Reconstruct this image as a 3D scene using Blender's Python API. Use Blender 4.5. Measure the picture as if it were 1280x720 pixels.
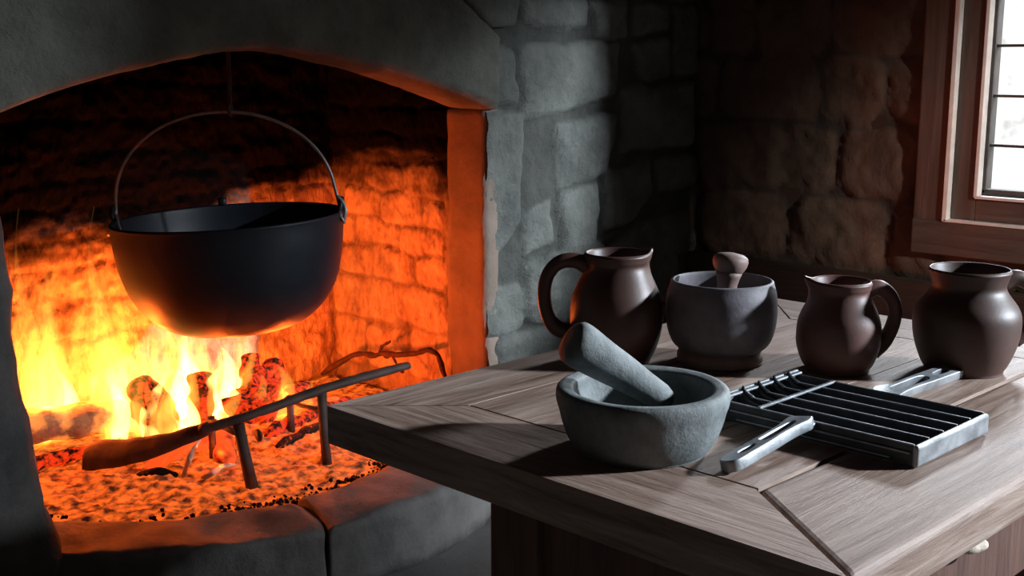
import bpy, bmesh, math, random
import numpy as np
from mathutils import Vector, Matrix, noise as mnoise

for o in list(bpy.data.objects): bpy.data.objects.remove(o)
S = bpy.context.scene
C = S.collection
R = math.radians
random.seed(7)

# ------------------------------------------------------------------ camera
cam_d = bpy.data.cameras.new('camera')
cam = bpy.data.objects.new('camera', cam_d); C.objects.link(cam)
cam_d.sensor_width = 36.0
cam_d.lens = 36.0 * 1500 / 1280
cam_d.clip_start = 0.05
cam.location = (0, 0, 1.205)
cam.rotation_euler = (R(90 - 10.6), 0, R(-45))
S.camera = cam

# ------------------------------------------------------------------ world, exposure
W = bpy.data.worlds.new('sky'); S.world = W; W.use_nodes = True
wn = W.node_tree.nodes; wl = W.node_tree.links
bg = wn['Background']
tc = wn.new('ShaderNodeTexCoord'); nz = wn.new('ShaderNodeTexNoise'); cr = wn.new('ShaderNodeValToRGB')
nz.inputs['Scale'].default_value = 38; nz.inputs['Detail'].default_value = 6
cr.color_ramp.elements[0].position = 0.30; cr.color_ramp.elements[0].color = (0.55, 0.56, 0.54, 1)
cr.color_ramp.elements[1].position = 0.42; cr.color_ramp.elements[1].color = (0.97, 0.98, 0.97, 1)
wl.new(tc.outputs['Generated'], nz.inputs['Vector']); wl.new(nz.outputs['Fac'], cr.inputs['Fac'])
wl.new(cr.outputs['Color'], bg.inputs['Color'])
bg.inputs['Strength'].default_value = 1.15
S.view_settings.view_transform = 'Standard'
S.view_settings.look = 'None'
S.view_settings.exposure = 0.0
S.view_settings.gamma = 1.0
S.view_settings.use_curve_mapping = False

# ------------------------------------------------------------------ window lamps, plus an added fill spot
def area(name, loc, target, size, power, color, sy=None):
    l = bpy.data.lights.new(name, 'AREA'); l.energy = power; l.color = color
    l.shape = 'RECTANGLE'; l.size = size; l.size_y = sy or size
    o = bpy.data.objects.new(name, l); C.objects.link(o)
    o.location = loc
    o.rotation_euler = (Vector(target) - Vector(loc)).to_track_quat('-Z', 'Y').to_euler()
    return o
area('daylight_and_fill', (3.95, -1.85, 2.15), (1.9, 0.9, 0.9), 0.20, 430, (0.80, 0.90, 1.0))
area('daylight_and_fill', (4.30, 1.45, 1.95), (1.6, 0.95, 0.75), 0.30, 85, (0.84, 0.92, 1.0))
sp = bpy.data.lights.new('daylight_and_fill', 'SPOT'); sp.energy = 650; sp.color = (1.0, 0.90, 0.82)  # added spot inside the room, no opening; brightens the window wall
sp.shadow_soft_size = 0.12; sp.spot_size = R(24.5); sp.spot_blend = 0.22
so = bpy.data.objects.new('daylight_and_fill', sp); C.objects.link(so)
so.location = (1.9, -2.5, 2.1)
so.rotation_euler = (Vector((3.44, 0.17, 1.16)) - so.location).to_track_quat('-Z', 'Y').to_euler()

# ------------------------------------------------------------------ helpers
def tag(o, label=None, cat=None, group=None, kind=None):
    if label: o['label'] = label
    if cat: o['category'] = cat
    if group: o['group'] = group
    if kind: o['kind'] = kind
    return o
def empty(name, loc, label, cat, group=None, rot=(0, 0, 0)):
    o = bpy.data.objects.new(name, None); C.objects.link(o)
    o.location = loc; o.rotation_euler = rot; o.empty_display_size = 0.05
    return tag(o, label, cat, group)
def link(name, me, mat, parent=None, smooth=True):
    o = bpy.data.objects.new(name, me); C.objects.link(o)
    if mat is not None: me.materials.append(mat)
    if smooth:
        for p in me.polygons: p.use_smooth = True
    if parent is not None: o.parent = parent
    return o
def mesh_from(vs, fs, name='m'):
    me = bpy.data.meshes.new(name); me.from_pydata([tuple(map(float, v)) for v in vs], [], fs); me.validate(); me.update()
    return me
def bm_mesh(bm, name='m', recalc=True):
    if recalc: bmesh.ops.recalc_face_normals(bm, faces=bm.faces)
    me = bpy.data.meshes.new(name); bm.to_mesh(me); bm.free(); return me
def nz3(p, s, seed=0.0):
    return mnoise.noise(Vector((p[0]*s+seed, p[1]*s-seed*1.3, p[2]*s+seed*.7)))

def lathe(prof, n=64, wob=0.0, seed=0, fn=None):
    """prof: list of (r, z) from outside bottom round to inside bottom"""
    vs, fs = [], []
    for (r, z) in prof:
        for i in range(n):
            a = 2*math.pi*i/n
            k = 1 + wob*mnoise.noise(Vector((math.cos(a)*1.3+seed, math.sin(a)*1.3, z*14)))
            p = Vector((r*k*math.cos(a), r*k*math.sin(a), z))
            if fn: p = fn(p, a, r)
            vs.append(p)
    m = len(prof)
    for j in range(m-1):
        for i in range(n):
            fs.append((j*n+i, j*n+(i+1) % n, (j+1)*n+(i+1) % n, (j+1)*n+i))
    fs.append(tuple(reversed(range(n))))
    fs.append(tuple((m-1)*n+i for i in range(n)))
    return mesh_from(vs, fs)
def smooth_prof(pts, k=6):
    """Catmull-Rom through profile points"""
    out = []
    P = [pts[0]] + list(pts) + [pts[-1]]
    for i in range(1, len(P)-2):
        for j in range(k):
            t = j/k
            q = []
            for c in range(len(pts[0])):
                a, b, d, e = P[i-1][c], P[i][c], P[i+1][c], P[i+2][c]
                q.append(0.5*((2*b)+(-a+d)*t+(2*a-5*b+4*d-e)*t*t+(-a+3*b-3*d+e)*t**3))
            out.append(tuple(q))
    out.append(tuple(pts[-1]))
    return out
def tube(path, rad, n=12, flat=1.0, up=(0, 0, 1), noise=0.0, seed=0, nscale=20, cap_round=False):
    """swept tube; rad a number or per-point list; flat scales the 'up' axis"""
    path = [Vector(p) for p in path]; m = len(path)
    if not hasattr(rad, '__len__'): rad = [rad]*m
    vs, fs = [], []
    upv = Vector(up)
    for i, p in enumerate(path):
        t = (path[min(i+1, m-1)] - path[max(i-1, 0)]).normalized()
        s = t.cross(upv)
        if s.length < 1e-3: s = t.cross(Vector((1, 0, 0)))
        s.normalize(); u = s.cross(t).normalized()
        fl = flat[i] if hasattr(flat, '__len__') else flat
        for k in range(n):
            a = 2*math.pi*k/n
            r = rad[i]
            q = p + s*(math.cos(a)*r) + u*(math.sin(a)*r*fl)
            if noise: q += (q-p)*noise*nz3(q, nscale, seed)*2
            vs.append(q)
    for i in range(m-1):
        for k in range(n):
            fs.append((i*n+k, i*n+(k+1) % n, (i+1)*n+(k+1) % n, (i+1)*n+k))
    fs.append(tuple(reversed(range(n)))); fs.append(tuple((m-1)*n+k for k in range(n)))
    me = mesh_from(vs, fs)
    bm = bmesh.new(); bm.from_mesh(me); bmesh.ops.recalc_face_normals(bm, faces=bm.faces); bm.to_mesh(me); bm.free()
    return me
def box_bm(bm, lo, hi, rot=None, piv=None):
    r = bmesh.ops.create_cube(bm, size=1)
    c = [(lo[i]+hi[i])/2 for i in range(3)]; s = [abs(hi[i]-lo[i]) for i in range(3)]
    for v in r['verts']:
        v.co = Vector((v.co.x*s[0]+c[0], v.co.y*s[1]+c[1], v.co.z*s[2]+c[2]))
    if rot is not None:
        bmesh.ops.rotate(bm, verts=r['verts'], cent=piv or c, matrix=rot)
    return r['verts']
def bevel_mod(o, w, seg=3):
    m = o.modifiers.new('bevel', 'BEVEL'); m.width = w; m.segments = seg; m.limit_method = 'ANGLE'; m.angle_limit = R(40)
    m.harden_normals = False
    return o
def box(name, lo, hi, mat, parent=None, bev=0.0, smooth=False):
    bm = bmesh.new(); box_bm(bm, lo, hi)
    o = link(name, bm_mesh(bm), mat, parent, smooth)
    if bev: bevel_mod(o, bev)
    return o
def prism(name, poly, z0, z1, mat, parent=None, bev=0.003, seg=3):
    vs = [(x, y, z0) for x, y in poly] + [(x, y, z1) for x, y in poly]; n = len(poly)
    fs = [tuple(range(n)), tuple(range(n, 2*n))] + [(i, (i+1) % n, n+(i+1) % n, n+i) for i in range(n)]
    me = mesh_from(vs, fs)
    bm = bmesh.new(); bm.from_mesh(me); me2 = bm_mesh(bm)
    o = link(name, me2, mat, parent, False)
    if bev: bevel_mod(o, bev, seg)
    return o
def rock(name, lo, hi, mat, parent=None, res=0.03, rnd=0.02, amp=0.008, scale=9, seed=0, fn=None):
    """rounded, noise-worn block with real thickness"""
    n = [max(2, int(round((hi[i]-lo[i])/res))) for i in range(3)]
    bm = bmesh.new(); idx = {}
    def vert(i, j, k):
        key = (i, j, k)
        if key not in idx:
            p = Vector([lo[a]+(hi[a]-lo[a])*q/n[a] for a, q in enumerate(key)])
            c = Vector([min(max(p[a], lo[a]+rnd), hi[a]-rnd) for a in range(3)])
            d = p-c
            cnt = sum(1 for a in range(3) if abs(d[a]) > 1e-6)
            nn = d.normalized() if d.length > 1e-6 else Vector((0, 0, 0))
            if cnt >= 1: p = c + nn*rnd
            nv = amp*(nz3(p, scale, seed)*1.3 + .6*nz3(p, scale*2.6, seed+5) + .3*nz3(p, scale*6, seed+9))
            p = p + nn*nv
            if fn: p = fn(p)
            idx[key] = bm.verts.new(p)
        return idx[key]
    for a in range(3):
        b, c = (a+1) % 3, (a+2) % 3
        for side in (0, n[a]):
            for i in range(n[b]):
                for j in range(n[c]):
                    q = []
                    for (ii, jj) in ((i, j), (i+1, j), (i+1, j+1), (i, j+1)):
                        key = [0, 0, 0]; key[a] = side; key[b] = ii; key[c] = jj
                        q.append(vert(*key))
                    bm.faces.new(q if side else list(reversed(q)))
    return link(name, bm_mesh(bm), mat, parent)

# value noise in numpy
def vnoise(x, y, s, seed):
    rg = np.random.RandomState(seed); G = rg.rand(256, 256)
    x = x*s+seed*3.1; y = y*s+seed*1.7
    xi = np.floor(x).astype(int); yi = np.floor(y).astype(int); fx = x-xi; fy = y-yi
    fx = fx*fx*(3-2*fx); fy = fy*fy*(3-2*fy)
    g = lambda a, b: G[a % 256, b % 256]
    return ((g(xi, yi)*(1-fx)+g(xi+1, yi)*fx)*(1-fy)+(g(xi, yi+1)*(1-fx)+g(xi+1, yi+1)*fx)*fy)*2-1
def auto_rows(s0, s1, t0, t1, rh, bw, seed, gap=0.012):
    rg = random.Random(seed); out = []; t = t0
    while t < t1:
        h = rh*rg.uniform(.75, 1.3); s = s0 - rg.uniform(0, bw)
        while s < s1:
            w = bw*rg.uniform(.55, 1.45); j = lambda: rg.uniform(-gap*.8, gap*.8)
            a, b, c, d = s+gap/2, s+w-gap/2, t+gap/2, t+h-gap/2
            k = min(w, h)*.16
            q = [(a+k, c+j()), (b-k, c+j()), (b+j(), c+k), (b+j(), d-k), (b-k, d+j()), (a+k, d+j()), (a+j(), d-k), (a+j(), c+k)]
            out.append(q); s += w
        t += h
    return out
MORT = [None]
def stone_height(Sx, Tz, stones, depth=0.03, r=0.022, seed=0, rough=0.006, mk=1.0, grow=0.0):
    H = np.zeros_like(Sx); D = np.zeros_like(Sx); rg = random.Random(seed)
    wx = Sx + .010*vnoise(Sx, Tz, 14, seed+1); wz = Tz + .010*vnoise(Sx, Tz, 14, seed+2)
    for q in stones:
        k = rg.uniform(.55, 1.15); tx = rg.uniform(-.06, .06); tz = rg.uniform(-.06, .06)
        A = 0
        for i in range(len(q)):
            A += q[i][0]*q[(i+1) % len(q)][1]-q[(i+1) % len(q)][0]*q[i][1]
        if A < 0: q = q[::-1]
        xs = [p[0] for p in q]; zs = [p[1] for p in q]
        m = (Sx > min(xs)-.03) & (Sx < max(xs)+.03) & (Tz > min(zs)-.03) & (Tz < max(zs)+.03)
        if not m.any(): continue
        X, Z = wx[m], wz[m]; e = []
        for i in range(len(q)):
            (x0, z0), (x1, z1) = q[i], q[(i+1) % len(q)]
            L = math.hypot(x1-x0, z1-z0)+1e-9
            e.append(((x1-x0)*(Z-z0)-(z1-z0)*(X-x0))/L)
        E_ = np.array(e); kk = 170.0
        d = -np.log(np.exp(-kk*np.clip(E_, -.2, 1)).sum(0))/kk
        d = np.maximum(d+grow, 0)
        h = depth*k*(1-np.exp(-d/r)) + (tx*(X-np.mean(xs))+tz*(Z-np.mean(zs)))*np.minimum(d/r, 1)
        H[m] = np.maximum(H[m], h); D[m] = np.maximum(D[m], d)
    MORT[0] = np.clip(1-D/.007, 0, 1)*mk
    H += rough*(vnoise(Sx, Tz, 9, seed+3)+.6*vnoise(Sx, Tz, 24, seed+4)+.5*vnoise(Sx, Tz, 55, seed+5)+.35*vnoise(Sx, Tz, 90, seed+6))
    return H
def relief(name, s0, s1, t0, t1, res, stones, pos, mat, parent=None, keep=None, **kw):
    ns = int((s1-s0)/res)+1; nt = int((t1-t0)/res)+1
    s = np.linspace(s0, s1, ns); t = np.linspace(t0, t1, nt)
    Sx, Tz = np.meshgrid(s, t, indexing='ij')
    H = stone_height(Sx, Tz, stones, **kw)
    P = pos(Sx, Tz, H)
    vs = np.stack([a*np.ones_like(Sx) for a in P], -1).reshape(-1, 3)
    fs = []
    for i in range(ns-1):
        for j in range(nt-1):
            if keep and not keep((s[i]+s[i+1])/2, (t[j]+t[j+1])/2): continue
            a = i*nt+j
            fs.append((a, a+nt, a+nt+1, a+1))
    me = bpy.data.meshes.new(name); me.from_pydata(vs.tolist(), [], fs); me.update()
    at = me.attributes.new('mortar', 'FLOAT', 'POINT'); at.data.foreach_set('value', MORT[0].reshape(-1).astype(np.float32))
    bm = bmesh.new(); bm.from_mesh(me)
    bmesh.ops.delete(bm, geom=[v for v in bm.verts if not v.link_faces], context='VERTS')
    bm.to_mesh(me); bm.free()
    return link(name, me, mat, parent)

# ------------------------------------------------------------------ materials
def nodes_mat(name):
    m = bpy.data.materials.new(name); m.use_nodes = True
    return m, m.node_tree.nodes, m.node_tree.links, m.node_tree.nodes['Principled BSDF']
def ramp(n, stops):
    r = n.new('ShaderNodeValToRGB')
    while len(r.color_ramp.elements) < len(stops): r.color_ramp.elements.new(0.5)
    for e, (p, c) in zip(r.color_ramp.elements, stops):
        e.position = p; e.color = (*c, 1) if len(c) == 3 else c
    return r
def noisy(name, c1, c2, scale=6, rough=.8, metal=0, bump=.3, bscale=40, stretch=(1, 1, 1), detail=8, lo=.35, hi=.65, bdist=.01, spec=.5, c3=None):
    m, n, l, b = nodes_mat(name)
    t = n.new('ShaderNodeTexCoord'); mp = n.new('ShaderNodeMapping'); mp.inputs['Scale'].default_value = stretch
    l.new(t.outputs['Object'], mp.inputs['Vector'])
    a = n.new('ShaderNodeTexNoise'); a.inputs['Scale'].default_value = scale; a.inputs['Detail'].default_value = detail; a.inputs['Roughness'].default_value = .65
    l.new(mp.outputs[0], a.inputs['Vector'])
    st = [(lo, c1), (hi, c2)] if c3 is None else [(lo, c1), ((lo+hi)/2, c2), (hi, c3)]
    r = ramp(n, st); l.new(a.outputs['Fac'], r.inputs['Fac']); l.new(r.outputs['Color'], b.inputs['Base Color'])
    b.inputs['Roughness'].default_value = rough; b.inputs['Metallic'].default_value = metal
    b.inputs['Specular IOR Level'].default_value = spec
    if bump:
        q = n.new('ShaderNodeTexNoise'); q.inputs['Scale'].default_value = bscale; q.inputs['Detail'].default_value = 8; q.inputs['Roughness'].default_value = .7
        l.new(mp.outputs[0], q.inputs['Vector'])
        u = n.new('ShaderNodeBump'); u.inputs['Strength'].default_value = bump; u.inputs['Distance'].default_value = bdist
        l.new(q.outputs['Fac'], u.inputs['Height']); l.new(u.outputs['Normal'], b.inputs['Normal'])
    return m
M = {}
M['stone'] = noisy('grey_stone', (.10, .105, .095), (.20, .205, .185), 7, .85, bump=1.0, bscale=38, bdist=.016)
M['lintel'] = noisy('lintel_stone', (.11, .112, .092), (.22, .22, .185), 6, .85, bump=1.0, bscale=40, bdist=.012)
M['brownstone'] = noisy('brown_stone', (.06, .036, .024), (.13, .082, .058), 5, .9, bump=.5, bscale=35)
M['hearthstone'] = noisy('hearth_stone', (.11, .105, .10), (.20, .185, .17), 7, .75, bump=.6, bscale=40)
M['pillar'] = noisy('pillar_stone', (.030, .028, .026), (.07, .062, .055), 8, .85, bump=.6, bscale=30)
M['plaster'] = noisy('plaster', (.030, .016, .011), (.045, .024, .016), 3, .9, bump=.2)
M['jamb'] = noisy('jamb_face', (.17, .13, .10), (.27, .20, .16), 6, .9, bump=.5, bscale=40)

def mortar(m, k, dark=.02):
    n = m.node_tree.nodes; l = m.node_tree.links; b = n['Principled BSDF']
    src = b.inputs['Base Color'].links[0].from_socket
    at = n.new('ShaderNodeAttribute'); at.attribute_name = 'mortar'
    mm = n.new('ShaderNodeMath'); mm.operation = 'MULTIPLY'; mm.inputs[1].default_value = k; l.new(at.outputs['Fac'], mm.inputs[0])
    mx = n.new('ShaderNodeMix'); mx.data_type = 'RGBA'; mx.inputs['B'].default_value = (dark, dark*.95, dark*.8, 1)
    l.new(mm.outputs[0], mx.inputs['Factor']); l.new(src, mx.inputs['A']); l.new(mx.outputs['Result'], b.inputs['Base Color'])
def soot_mat():
    m, n, l, b = nodes_mat('sooty_firebox_stone')
    t = n.new('ShaderNodeTexCoord')
    a = n.new('ShaderNodeTexNoise'); a.inputs['Scale'].default_value = 9; a.inputs['Detail'].default_value = 9; a.inputs['Roughness'].default_value = .7
    mp = n.new('ShaderNodeMapping'); mp.inputs['Scale'].default_value = (1.6, 1.6, .8); l.new(t.outputs['Object'], mp.inputs[0]); l.new(mp.outputs[0], a.inputs['Vector'])
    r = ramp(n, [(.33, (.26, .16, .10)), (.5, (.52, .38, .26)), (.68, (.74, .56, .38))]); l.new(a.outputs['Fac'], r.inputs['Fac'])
    # soot: a wandering tide line above which the stone is black
    sx = n.new('ShaderNodeSeparateXYZ'); l.new(t.outputs['Object'], sx.inputs[0])
    b2 = n.new('ShaderNodeTexNoise'); b2.inputs['Scale'].default_value = 3.4; b2.inputs['Detail'].default_value = 7
    m3 = n.new('ShaderNodeMapping'); m3.inputs['Scale'].default_value = (.8, .8, 2.2); l.new(t.outputs['Object'], m3.inputs[0]); l.new(m3.outputs[0], b2.inputs['Vector'])
    ad = n.new('ShaderNodeMath'); ad.operation = 'MULTIPLY_ADD'; ad.inputs[1].default_value = .48
    l.new(b2.outputs['Fac'], ad.inputs[0]); l.new(sx.outputs['Z'], ad.inputs[2])
    # the tide line climbs on the right side wall
    ax = n.new('ShaderNodeMapRange'); ax.inputs['From Min'].default_value = 2.0; ax.inputs['From Max'].default_value = 2.42; ax.inputs['To Min'].default_value = 0; ax.inputs['To Max'].default_value = -.16
    l.new(sx.outputs['X'], ax.inputs['Value'])
    a2 = n.new('ShaderNodeMath'); a2.operation = 'ADD'; l.new(ad.outputs[0], a2.inputs[0]); l.new(ax.outputs[0], a2.inputs[1])
    mr = n.new('ShaderNodeMapRange'); mr.interpolation_type = 'SMOOTHSTEP'; mr.inputs['From Min'].default_value = .79; mr.inputs['From Max'].default_value = 1.01
    l.new(a2.outputs[0], mr.inputs['Value'])
    mx = n.new('ShaderNodeMix'); mx.data_type = 'RGBA'; mx.inputs['B'].default_value = (.0025, .002, .002, 1)
    l.new(mr.outputs[0], mx.inputs['Factor']); l.new(r.outputs['Color'], mx.inputs['A']); l.new(mx.outputs['Result'], b.inputs['Base Color'])
    b.inputs['Roughness'].default_value = .9; b.inputs['Specular IOR Level'].default_value = .05
    q = n.new('ShaderNodeTexNoise'); q.inputs['Scale'].default_value = 28; q.inputs['Detail'].default_value = 8
    m4 = n.new('ShaderNodeMapping'); m4.inputs['Scale'].default_value = (1.5, 1.5, .6); l.new(t.outputs['Object'], m4.inputs[0]); l.new(m4.outputs[0], q.inputs['Vector'])
    u = n.new('ShaderNodeBump'); u.inputs['Strength'].default_value = .9; u.inputs['Distance'].default_value = .02
    l.new(q.outputs['Fac'], u.inputs['Height']); l.new(u.outputs['Normal'], b.inputs['Normal'])
    return m
M['soot'] = soot_mat()
mortar(M['soot'], .5, .004); mortar(M['stone'], .6); mortar(M['brownstone'], .7)

def wood(name, c1, c2, c3, along, rough=.56, scale=5.5, spec=.5):
    m, n, l, b = nodes_mat(name)
    t = n.new('ShaderNodeTexCoord'); mp = n.new('ShaderNodeMapping')
    sc = [11, 11, 11]; sc[along] = .9
    mp.inputs['Scale'].default_value = sc; l.new(t.outputs['Object'], mp.inputs[0])
    a = n.new('ShaderNodeTexNoise'); a.inputs['Scale'].default_value = scale; a.inputs['Detail'].default_value = 9; a.inputs['Roughness'].default_value = .68; a.inputs['Distortion'].default_value = .6
    l.new(mp.outputs[0], a.inputs['Vector'])
    r = ramp(n, [(.3, c1), (.5, c2), (.7, c3)]); l.new(a.outputs['Fac'], r.inputs['Fac']); l.new(r.outputs['Color'], b.inputs['Base Color'])
    rr = n.new('ShaderNodeMapRange'); rr.inputs['To Min'].default_value = rough-.1; rr.inputs['To Max'].default_value = rough+.15
    l.new(a.outputs['Fac'], rr.inputs['Value']); l.new(rr.outputs[0], b.inputs['Roughness'])
    u = n.new('ShaderNodeBump'); u.inputs['Strength'].default_value = .45; u.inputs['Distance'].default_value = .006
    l.new(a.outputs['Fac'], u.inputs['Height']); l.new(u.outputs['Normal'], b.inputs['Normal'])
    b.inputs['Specular IOR Level'].default_value = spec
    return m
TW = ((.115, .062, .042), (.27, .178, .138), (.40, .305, .25))
M['wood_x'] = wood('table_wood_lengthwise', *TW, 0)
M['wood_y'] = wood('table_wood_crosswise', *TW, 1)
M['wood_leg'] = wood('table_leg_wood', (.05, .02, .014), (.09, .04, .028), (.13, .06, .04), 2, .6)
M['wood_frame_v'] = wood('window_wood_upright', (.055, .036, .029), (.09, .060, .048), (.13, .088, .070), 2, .6, 3)
M['wood_frame_h'] = wood('window_wood_level', (.055, .036, .029), (.09, .060, .048), (.13, .088, .070), 1, .6, 3)
M['bevel_wood'] = noisy('pale_frame_bead', (.65, .62, .6), (.82, .80, .78), 14, .5, bump=.1)
M['muntin'] = noisy('dark_muntin', (.03, .025, .022), (.06, .05, .045), 20, .5, bump=.1)
M['iron'] = noisy('cast_iron', (.008, .0115, .017), (.015, .021, .030), 12, .48, 0.0, .15, 70, bdist=.003, spec=.45)
M['wire'] = noisy('bail_wire', (.22, .20, .19), (.38, .35, .33), 30, .4, .4, .1, 80)
M['fireiron'] = noisy('forged_fire_iron', (.035, .022, .018), (.085, .052, .042), 18, .7, .3, .4, 60, bdist=.004)
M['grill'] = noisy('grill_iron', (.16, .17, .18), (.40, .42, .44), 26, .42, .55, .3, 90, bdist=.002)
M['grill_dark'] = noisy('shaded_grill_iron', (.03, .03, .032), (.07, .072, .078), 26, .42, .5, .2, 90, bdist=.002)  # darker copy of the grill iron, shade between bars put into the colour
M['clay_dark'] = noisy('brown_glazed_clay', (.055, .025, .018), (.09, .042, .030), 9, .46, bump=.12, bscale=60, bdist=.003)
M['clay_red'] = noisy('red_brown_clay', (.10, .045, .035), (.15, .070, .058), 9, .5, bump=.15, bscale=60, bdist=.003)
M['clay_deep'] = noisy('deep_brown_clay', (.05, .025, .018), (.085, .042, .032), 9, .5, bump=.12, bscale=60, bdist=.003)
M['grey_clay'] = noisy('grey_stoneware', (.10, .09, .10), (.17, .155, .175), 22, .6, bump=.25, bscale=90, bdist=.003)
M['basalt'] = noisy('grey_basalt', (.10, .115, .115), (.20, .22, .22), 26, .68, bump=.5, bscale=80, bdist=.004)
M['pestle_wood'] = noisy('pestle_clay', (.17, .105, .09), (.27, .18, .155), 16, .6, bump=.2, bscale=60, bdist=.003)
M['ash'] = noisy('pale_ash', (.35, .28, .22), (.7, .6, .5), 30, .9, bump=.5, bscale=60)

def ember(name, base1, base2, glow, strength, scale, thr):
    m, n, l, b = nodes_mat(name)
    t = n.new('ShaderNodeTexCoord')
    a = n.new('ShaderNodeTexNoise'); a.inputs['Scale'].default_value = scale; a.inputs['Detail'].default_value = 7; a.inputs['Roughness'].default_value = .7
    l.new(t.outputs['Object'], a.inputs['Vector'])
    r = ramp(n, [(.35, base1), (.65, base2)]); l.new(a.outputs['Fac'], r.inputs['Fac']); l.new(r.outputs['Color'], b.inputs['Base Color'])
    v = n.new('ShaderNodeTexNoise'); v.inputs['Scale'].default_value = scale*1.7; v.inputs['Detail'].default_value = 4; l.new(t.outputs['Object'], v.inputs['Vector'])
    mr = n.new('ShaderNodeMapRange'); mr.inputs['From Min'].default_value = thr; mr.inputs['From Max'].default_value = thr+(.30 if name == 'ember_bed' else .14); mr.inputs['To Max'].default_value = strength
    l.new(v.outputs['Fac'], mr.inputs['Value'])
    b.inputs['Emission Color'].default_value = (*glow, 1); l.new(mr.outputs[0], b.inputs['Emission Strength'])
    b.inputs['Roughness'].default_value = .95; b.inputs['Specular IOR Level'].default_value = .1
    u = n.new('ShaderNodeBump'); u.inputs['Strength'].default_value = .8; u.inputs['Distance'].default_value = .012
    l.new(a.outputs['Fac'], u.inputs['Height']); l.new(u.outputs['Normal'], b.inputs['Normal'])
    return m
M['ember_bed'] = ember('ember_bed', (.10, .04, .02), (.30, .15, .08), (1, .14, .013), 1.1, 22, .36)  # emission covers ember glow and also firelight falling on the bed
M['char'] = ember('charred_wood', (.008, .005, .004), (.05, .025, .018), (1, .045, .005), .9, 34, .42)
M['barklog'] = ember('burning_bark', (.22, .10, .04), (.66, .44, .24), (1, .26, .03), .8, 9, .50)
M['hotwood'] = ember('glowing_wood', (.14, .03, .015), (.30, .07, .03), (1, .09, .012), 1.0, 9, .40)
M['twig'] = noisy('scorched_twig', (.02, .008, .005), (.10, .04, .02), 40, .9, bump=.4)
M['darkchar'] = ember('dark_charcoal', (.004, .003, .003), (.03, .018, .014), (1, .1, .01), .8, 40, .62)

def flame_mat(name, col, st):
    m = bpy.data.materials.new(name); m.use_nodes = True; n = m.node_tree.nodes; l = m.node_tree.links
    n.clear(); o = n.new('ShaderNodeOutputMaterial'); e = n.new('ShaderNodeEmission')
    e.inputs['Color'].default_value = (*col, 1); e.inputs['Strength'].default_value = st
    l.new(e.outputs[0], o.inputs['Volume']); return m
M['flame'] = flame_mat('flame_body', (1, .42, .05), 16)
M['wisp'] = flame_mat('flame_wisp', (1, .44, .06), 9)
M['core'] = flame_mat('flame_core', (1, .55, .13), 80)

# ================================================================== SETTING
WT = 2.4
box('floor', (-1.6, -2.9, -.12), (3.9, 3.9, 0), noisy('floor_flagstone', (.09, .085, .08), (.16, .15, .14), 3, .6, bump=.3))['kind'] = 'structure'
box('ceiling', (-1.6, -2.9, WT), (3.9, 4.0, WT+.12), M['plaster'])['kind'] = 'structure'
box('wall_front', (-1.6, -2.9, 0), (-1.48, 3.9, WT), M['plaster'])['kind'] = 'structure'
box('wall_right', (-1.48, -2.9, 0), (3.9, -2.78, WT), M['plaster'])['kind'] = 'structure'

# stones of the fireplace-side wall (X, Z outlines), right of the opening
FW = [
 [(2.57,1.395),(2.87,1.40),(2.85,1.315),(2.63,1.31),(2.57,1.34)],
 [(2.57,1.41),(2.87,1.415),(2.87,1.58),(2.56,1.58)],
 [(2.565,1.255),(3.02,1.28),(3.01,1.065),(2.66,1.045),(2.57,1.03)],
 [(2.40,1.27),(2.545,1.24),(2.55,1.085),(2.40,1.085)],
 [(2.40,1.072),(2.55,1.07),(2.69,1.03),(2.70,.83),(2.62,.765),(2.565,.69),(2.55,.30),(2.40,.28)],
 [(2.725,1.025),(3.0,1.045),(2.985,.86),(2.745,.82)],
 [(2.745,.805),(2.93,.835),(2.92,.64),(2.89,.60),(2.76,.61)],
 [(2.58,.745),(2.71,.79),(2.715,.65),(2.59,.62)],
 [(2.88,1.40),(3.06,1.40),(3.06,1.29),(2.9,1.285)],
 [(3.08,1.275),(3.28,1.295),(3.30,1.165),(3.12,1.15)],
 [(3.04,1.13),(3.41,1.145),(3.425,.92),(3.03,.925)],
 [(2.955,.865),(3.18,.895),(3.205,.775),(3.12,.685),(2.95,.675)],
 [(3.22,.885),(3.43,.90),(3.43,.79),(3.24,.775)],
 [(3.13,.67),(3.43,.755),(3.43,.56),(2.96,.56),(2.96,.65)],
 [(3.08,1.40),(3.28,1.40),(3.28,1.31),(3.09,1.30)],
 [(3.31,1.40),(3.43,1.40),(3.43,1.17),(3.32,1.17)],
 [(2.58,.60),(2.73,.63),(2.73,.46),(2.58,.45)],
 [(2.75,.59),(2.93,.58),(2.94,.44),(2.75,.44)],
]
FW += [q for q in auto_rows(2.45, 3.5, -.02, .42, .15, .26, 3)] + auto_rows(2.9, 3.5, 1.42, 2.4, .17, .3, 5) + auto_rows(2.3, 2.9, 1.6, 2.4, .17, .3, 6)
FW += auto_rows(2.95, 3.5, .43, .55, .12, .25, 8) + auto_rows(-1.5, .55, 0, 2.4, .2, .34, 9) + auto_rows(.6, 2.3, 1.76, 2.4, .2, .34, 10)
def keep_fw(x, z):
    return not (.7 < x < 2.425 and z < 1.72)
wl_o = relief('wall_left', -1.48, 3.46, 0, 2.4, .009, FW, lambda s, t, h: (s, 2.545-h, t), M['stone'], keep=keep_fw, depth=.032, seed=11, grow=.005, r=.009, rough=.0045)
wl_o['kind'] = 'structure'
for nm, lo, hi in (('a', (2.575, 2.56, 0), (3.9, 3.5, WT)), ('b', (-1.6, 2.56, 0), (.44, 3.5, WT)), ('c', (.44, 2.79, 1.95), (2.575, 3.5, WT))):
    o = box('wall_left', lo, hi, M['plaster']); o['kind'] = 'structure'

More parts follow.
